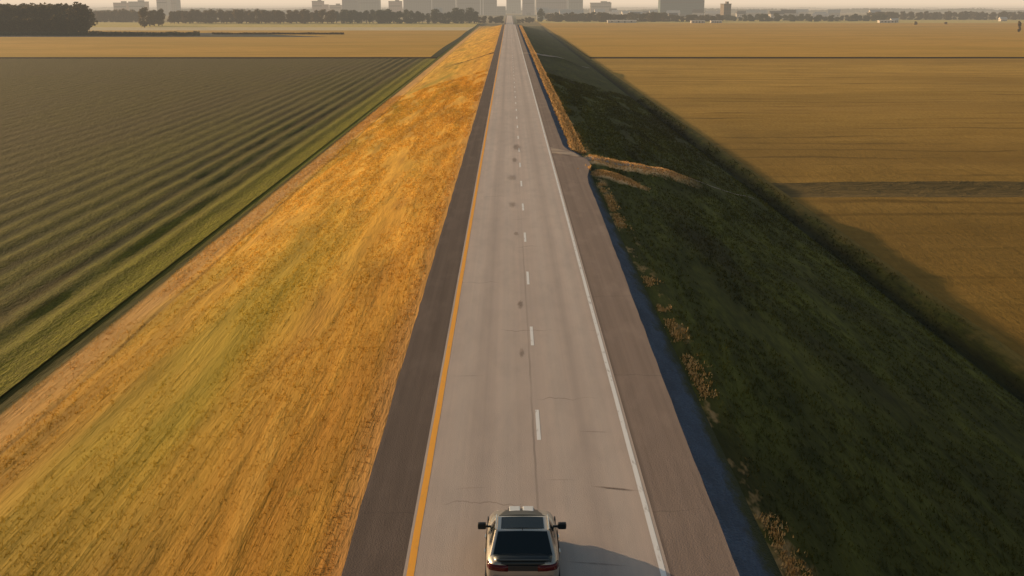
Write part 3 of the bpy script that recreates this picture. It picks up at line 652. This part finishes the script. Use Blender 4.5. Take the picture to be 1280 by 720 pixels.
# ------------------------------------------------------------ car
def car():
    P = m_plain('car_paint_silver', (.55,.49,.41), .36, metal=.5, spec=.5, coat=.6, var=.03, haze=False)
    PD = m_plain('car_paint_shadow_grey', (.012,.017,.018), .42, metal=0, spec=.35, coat=.15, var=.05, haze=False)
    G = m_glass('car_glass', (.012,.018,.020)); BK = m_plain('black_plastic', (.015,.015,.015), .5, haze=False); RB = m_plain('rubber', (.02,.02,.02), .85, haze=False)
    RED = m_glass('tail_lamp_red', (.075,.003,.003), rough=.15); AL = m_plain('alloy', (.45,.45,.45), .3, metal=1, haze=False); WH = m_plain('plate_white', (.7,.7,.68), .5, haze=False); LM = m_glass('lamp_clear', (.7,.7,.7), rough=.1)
    CH = m_plain('chrome', (.75,.70,.62), .12, metal=1, haze=False)
    root = empty('car', (.345, 26.0, 0)); root.scale = (.94, 1, 1); tag(root, 'silver and dark grey car with black glass roof driving away along the lane line', 'car')
    # lower body: sections along Y (0 = rear), half widths / heights
    st = [ # y, halfwidth, z bottom, z shoulder, z deck, deck halfwidth
      (0.00, .80, .42, .84, .98, .72), (.06, .93, .32, .88, 1.03, .80), (.30, 1.00, .26, .92, 1.07, .84), (.75, 1.02, .24, .93, 1.07, .86), (1.4, 1.02, .22, .92, 1.04, .88),
      (2.1, 1.02, .22, .90, 1.02, .88), (2.7, 1.00, .22, .88, .99, .82), (3.3, .95, .24, .80, .86, .72), (3.75, .86, .28, .68, .73, .60), (3.92, .70, .36, .58, .62, .48)]
    bm = bmesh.new(); rows = []
    for (y, hw, zb, zs, zd, dw) in st:
        half = [(hw*.80, zb), (hw*.97, zb+.10), (hw, (zb+zs)/2), (hw*.985, zs-.06), (hw*.95, zs+.02), (dw, zd-.01), (dw*.6, zd+.015), (0, zd+.025)]
        pts = half+[(-x, z) for x, z in half[-2::-1]]
        rows.append([bm.verts.new((x, y, z)) for x, z in pts])
    n = len(rows[0])
    for a, b in zip(rows, rows[1:]):
        for i in range(n-1): bm.faces.new((a[i], a[i+1], b[i+1], b[i]))
        bm.faces.new((a[n-1], a[0], b[0], b[n-1]))
    bm.faces.new(rows[0]); bm.faces.new(rows[-1])
    PB = m_plain('car_paint_bronze_grey', (.34,.305,.26), .34, metal=.6, spec=.5, coat=.6, var=.03, haze=False)
    body = bm_obj('body', bm, PB, root, smooth=True); sub = body.modifiers.new('s', 'SUBSURF'); sub.levels = sub.render_levels = 2
    # wheel arches read through dark liners around each wheel
    # cabin shell: base loop and roof loop, pillars in paint, glass set proud
    B = dict(rl=(-.90,.34,1.05), rr=(.90,.34,1.05), fl=(-.90,2.40,1.00), fr=(.90,2.40,1.00))
    T = dict(rl=(-.745,.98,1.44), rr=(.745,.98,1.44), fl=(-.72,1.75,1.48), fr=(.72,1.75,1.48))
    bm = bmesh.new(); b = {k: bm.verts.new((v[0], v[1], v[2]-.06)) for k, v in B.items()}; t = {k: bm.verts.new(v) for k, v in T.items()}
    for f in ((b['rl'],b['rr'],t['rr'],t['rl']), (b['rr'],b['fr'],t['fr'],t['rr']), (b['fr'],b['fl'],t['fl'],t['fr']), (b['fl'],b['rl'],t['rl'],t['fl']), (t['rl'],t['rr'],t['fr'],t['fl'])): bm.faces.new(f)
    bm_obj('cabin', bm, P, root, smooth=False, bevel=.05)
    from mathutils import Vector
    def pane(name, q, ins, mat, lift=.012, parent=root, nd=1, thick=.012):
        """q: four corners (bl, br, tr, tl) of a face; ins: (left, right, bottom, top) inset fractions"""
        bl, br, tr, tl = map(Vector, q); l, r, bo, to = ins
        def at(u, v): return (bl.lerp(br, u)).lerp(tl.lerp(tr, u), v)
        nrm = (br-bl).cross(tl-bl).normalized()*nd
        N = 6; bm = bmesh.new(); g = []
        for j in range(N+1):
            for i in range(N+1):
                u = l+(1-l-r)*i/N; v = bo+(1-bo-to)*j/N
                bul = math.sin(math.pi*i/N)*.02
                g.append(bm.verts.new(at(u, v)+nrm*(lift+bul)))
        for j in range(N):
            for i in range(N): bm.faces.new((g[j*(N+1)+i], g[j*(N+1)+i+1], g[(j+1)*(N+1)+i+1], g[(j+1)*(N+1)+i]))
        return bm_obj(name, bm, mat, parent, smooth=True)
    pane('rear_window', (B['rl'],B['rr'],T['rr'],T['rl']), (.055,.055,.03,.06), G)
    pane('windshield', (B['fr'],B['fl'],T['fl'],T['fr']), (.05,.05,.04,.05), G)
    sf = pane('sunroof', (T['rl'],T['rr'],T['fr'],T['fl']), (.10,.10,.10,.12), G, .006)
    for s in (-1, 1):
        k0, k1 = ('rr','fr') if s > 0 else ('fl','rl')
        q = (B[k0], B[k1], T[k1], T[k0])
        a = (.16, .52, .10, .10); c = (.52, .16, .10, .10)
        if s < 0: a, c = c, a
        pane('side_window', q, a, G); pane('side_window', q, c, G)
        # doors as shut lines + handle
        for (ya, yb) in ((.95, 1.75), (1.78, 2.62)):
            bm = bmesh.new(); vs = [bm.verts.new((s*x, y, z)) for x, y, z in ((1.018, ya, .36), (1.018, yb, .36), (1.022, yb, .86), (1.022, ya, .86))]; bm.faces.new(vs)
            dr = bm_obj('door', bm, PB, root); box('handle', (s*1.035, ya+.18, .78), (.03, .20, .03), CH, dr, .008)
        box('sill', (s*1.0, 1.8, .26), (.08, 2.3, .10), BK, root, .02)
        # mirror with short arm
        bm = bmesh.new(); add_box(bm, (s*1.14, 2.02, 1.06), (.25, .15, .18)); mi = bm_obj('mirror', bm, BK, root, bevel=.055)
        box('mirror_arm', (s*1.0, 2.06, 1.02), (.22, .06, .05), BK, mi, .012); box('mirror_glass', (s*1.14, 1.94, 1.06), (.19, .012, .13), G, mi, .003)
        # roof rail along the roof edge
        bm = bmesh.new(); tube(bm, (s*.735, .97, 1.465), (s*.715, 1.75, 1.505), .016, .016, 8); bm_obj('roof_rail', bm, CH, root)
        # tail light wraps round the corner
        bm = bmesh.new()
        pts = [(.40,-.012), (.62,-.004), (.80,.045), (.90,.10), (.955,.26)]
        lo = [bm.verts.new((s*x, y-.012, .80)) for x, y in pts]; hi = [bm.verts.new((s*(x-.01), y+.012, .955)) for x, y in pts]
        for i in range(len(pts)-1): bm.faces.new((lo[i], lo[i+1], hi[i+1], hi[i]))
        tl = bm_obj('tail_light', bm, RED, root, smooth=True); sol = tl.modifiers.new('t', 'SOLIDIFY'); sol.thickness = .03; sol.offset = 0
        bm = bmesh.new(); add_box(bm, (s*.58, 3.80, .60), (.30, .10, .12)); bm_obj('headlight', bm, LM, root, bevel=.03)
        box('exhaust', (s*.62, .02, .30), (.16, .14, .06), CH, root, .02)
        for y in (.72, 3.18):
            w = empty('wheel', (s*.895, y, .33)); w.parent = root
            def disc(nm, r0, r1, hw, mat, segs=28):
                bm = bmesh.new(); prof_ = [(r0,-hw),(r1*.94,-hw),(r1,-hw*.7),(r1,hw*.7),(r1*.94,hw),(r0,hw)]
                rr = [[bm.verts.new((x, r*math.cos(2*math.pi*i/segs), r*math.sin(2*math.pi*i/segs))) for r, x in prof_] for i in range(segs)]
                for i in range(segs):
                    A, Bq = rr[i], rr[(i+1) % segs]
                    for j in range(len(prof_)): bm.faces.new((A[j], A[(j+1) % 6], Bq[(j+1) % 6], Bq[j]))
                return bm_obj(nm, bm, mat, w, smooth=False)
            disc('tyre', .21, .33, .115, RB)
            rm = disc('rim', .03, .21, .10, AL)
            bm = bmesh.new(); tube(bm, (-.11*s,0,0), (.118*s,0,0), .05, .05, 12); bm_obj('hub', bm, AL, w)
            bm = bmesh.new()
            segs = 20; r0, r1 = .335, .41
            A = [(bm.verts.new((s*.105, r0*math.cos(t_), r0*math.sin(t_))), bm.verts.new((s*.108, r1*math.cos(t_), r1*math.sin(t_)))) for t_ in [math.pi*1.08*i/segs-.12 for i in range(segs+1)]]
            for i in range(segs): bm.faces.new((A[i][0], A[i][1], A[i+1][1], A[i+1][0]))
            ar = bm_obj('wheel_arch', bm, BK, root); ar.location = w.location; so = ar.modifiers.new('t', 'SOLIDIFY'); so.thickness = .03
    bm = bmesh.new(); N = 8; g = []
    for (y, z, hw) in ((2.40,1.02,.80), (2.8,.985,.76), (3.2,.90,.68), (3.6,.79,.60), (3.82,.70,.52)):
        g.append([bm.verts.new((hw*(2*i/N-1), y-.05*abs(2*i/N-1)**3, z+.022-.05*abs(2*i/N-1)**3)) for i in range(N+1)])
    for a_, b_ in zip(g, g[1:]):
        for i in range(N): bm.faces.new((a_[i], a_[i+1], b_[i+1], b_[i]))
    bn = bm_obj('bonnet', bm, PD, root, smooth=True); so = bn.modifiers.new('t', 'SOLIDIFY'); so.thickness = .012
    # boot lid: dark panel over rear deck, slightly proud, plus dark tail panel
    bm = bmesh.new(); N = 8; g = []
    for j, (y, z, hw) in enumerate(((.012,.90,.74), (-.002,.985,.74), (.05,1.048,.77), (.20,1.075,.79), (.36,1.088,.80))):
        g.append([bm.verts.new((hw*(2*i/N-1), y+.05*abs(2*i/N-1)**3, z+.012-.035*abs(2*i/N-1)**3)) for i in range(N+1)])
    for a_, b_ in zip(g, g[1:]):
        for i in range(N): bm.faces.new((a_[i], a_[i+1], b_[i+1], b_[i]))
    bl = bm_obj('boot_lid', bm, PD, root, smooth=True); so = bl.modifiers.new('t', 'SOLIDIFY'); so.thickness = .012
    box('spoiler_lip', (0, .03, 1.085), (1.40, .07, .022), PD, bl, .008)
    box('tail_panel', (0, -.005, .875), (.82, .03, .15), BK, root, .01)
    pl = box('licence_plate', (0, -.07, .56), (.50, .015, .13), WH, root, .004)
    box('rear_bumper', (0, .02, .52), (1.66, .16, .26), PD, root, .05); box('front_bumper', (0, 3.84, .44), (1.30, .20, .24), BK, root, .05)
    box('grille', (0, 3.93, .60), (.8, .08, .12), BK, root, .02)
    for s in (-1, 1):   # added white blocks that mimic glints of light on the bonnet
        bm = bmesh.new(); add_box(bm, (s*.20, 3.45, .86), (.32, .36, .05)); bm_obj('bonnet_glint', bm, WH, root, bevel=.02)
    bm = bmesh.new(); tube(bm, (0, 1.0, 1.44), (0, .93, 1.53), .012, .006, 6); bm_obj('antenna', bm, BK, root)
    return root
car()

# ------------------------------------------------------------ light, sky, camera
w = bpy.data.worlds.new('World'); sc.world = w; w.use_nodes = True; nt = w.node_tree; nt.nodes.clear()
sky = nt.nodes.new('ShaderNodeTexSky'); sky.sky_type = 'NISHITA'; sky.sun_disc = False
sky.sun_elevation = R(SUN_EL); sky.sun_rotation = R(-(90-SUN_AZ)); sky.air_density = 1.3; sky.dust_density = 3.0; sky.ozone_density = 1.2
bg = nt.nodes.new('ShaderNodeBackground'); bg.inputs[1].default_value = .13
out = nt.nodes.new('ShaderNodeOutputWorld'); nt.links.new(bg.outputs[0], out.inputs[0])
tc = nt.nodes.new('ShaderNodeTexCoord'); sp = nt.nodes.new('ShaderNodeSeparateXYZ'); nt.links.new(tc.outputs['Generated'], sp.inputs[0])
mr = nt.nodes.new('ShaderNodeMapRange'); mr.interpolation_type = 'SMOOTHSTEP'; nt.links.new(sp.outputs[2], mr.inputs[0])
for i, v in enumerate((0.0, .22, .92, 0)): mr.inputs[i+1].default_value = v
mx = nt.nodes.new('ShaderNodeMix'); mx.data_type = 'RGBA'; nt.links.new(mr.outputs[0], mx.inputs[0]); nt.links.new(sky.outputs[0], mx.inputs[6])
mx.inputs[7].default_value = (.90/.13, .71/.13, .52/.13, 1)      # dust haze low on the horizon
nt.links.new(mx.outputs[2], bg.inputs[0])

ld = bpy.data.lights.new('sun', 'SUN'); ld.energy = 5.0; ld.angle = R(.5); ld.color = (1, .71, .41)
sun = bpy.data.objects.new('sun', ld); C.objects.link(sun)
from mathutils import Vector
dv = Vector((-math.cos(R(SUN_AZ))*math.cos(R(SUN_EL)), math.sin(R(SUN_AZ))*math.cos(R(SUN_EL)), math.sin(R(SUN_EL))))
sun.rotation_euler = dv.to_track_quat('Z', 'Y').to_euler(); sun.location = (-60, 60, 60)

cd = bpy.data.cameras.new('camera'); cam = bpy.data.objects.new('camera', cd); C.objects.link(cam); sc.camera = cam
cd.sensor_width = 36; cd.lens = 36*FPX/1280; cd.clip_end = 100000; cd.clip_start = .5
cam.location = (0, 0, CAMH); cam.rotation_euler = (R(90)-TH, 0, -math.atan(4/1467.))
sc.view_settings.view_transform = 'Standard'; sc.view_settings.look = 'None'; sc.view_settings.exposure = 0; sc.view_settings.gamma = 1
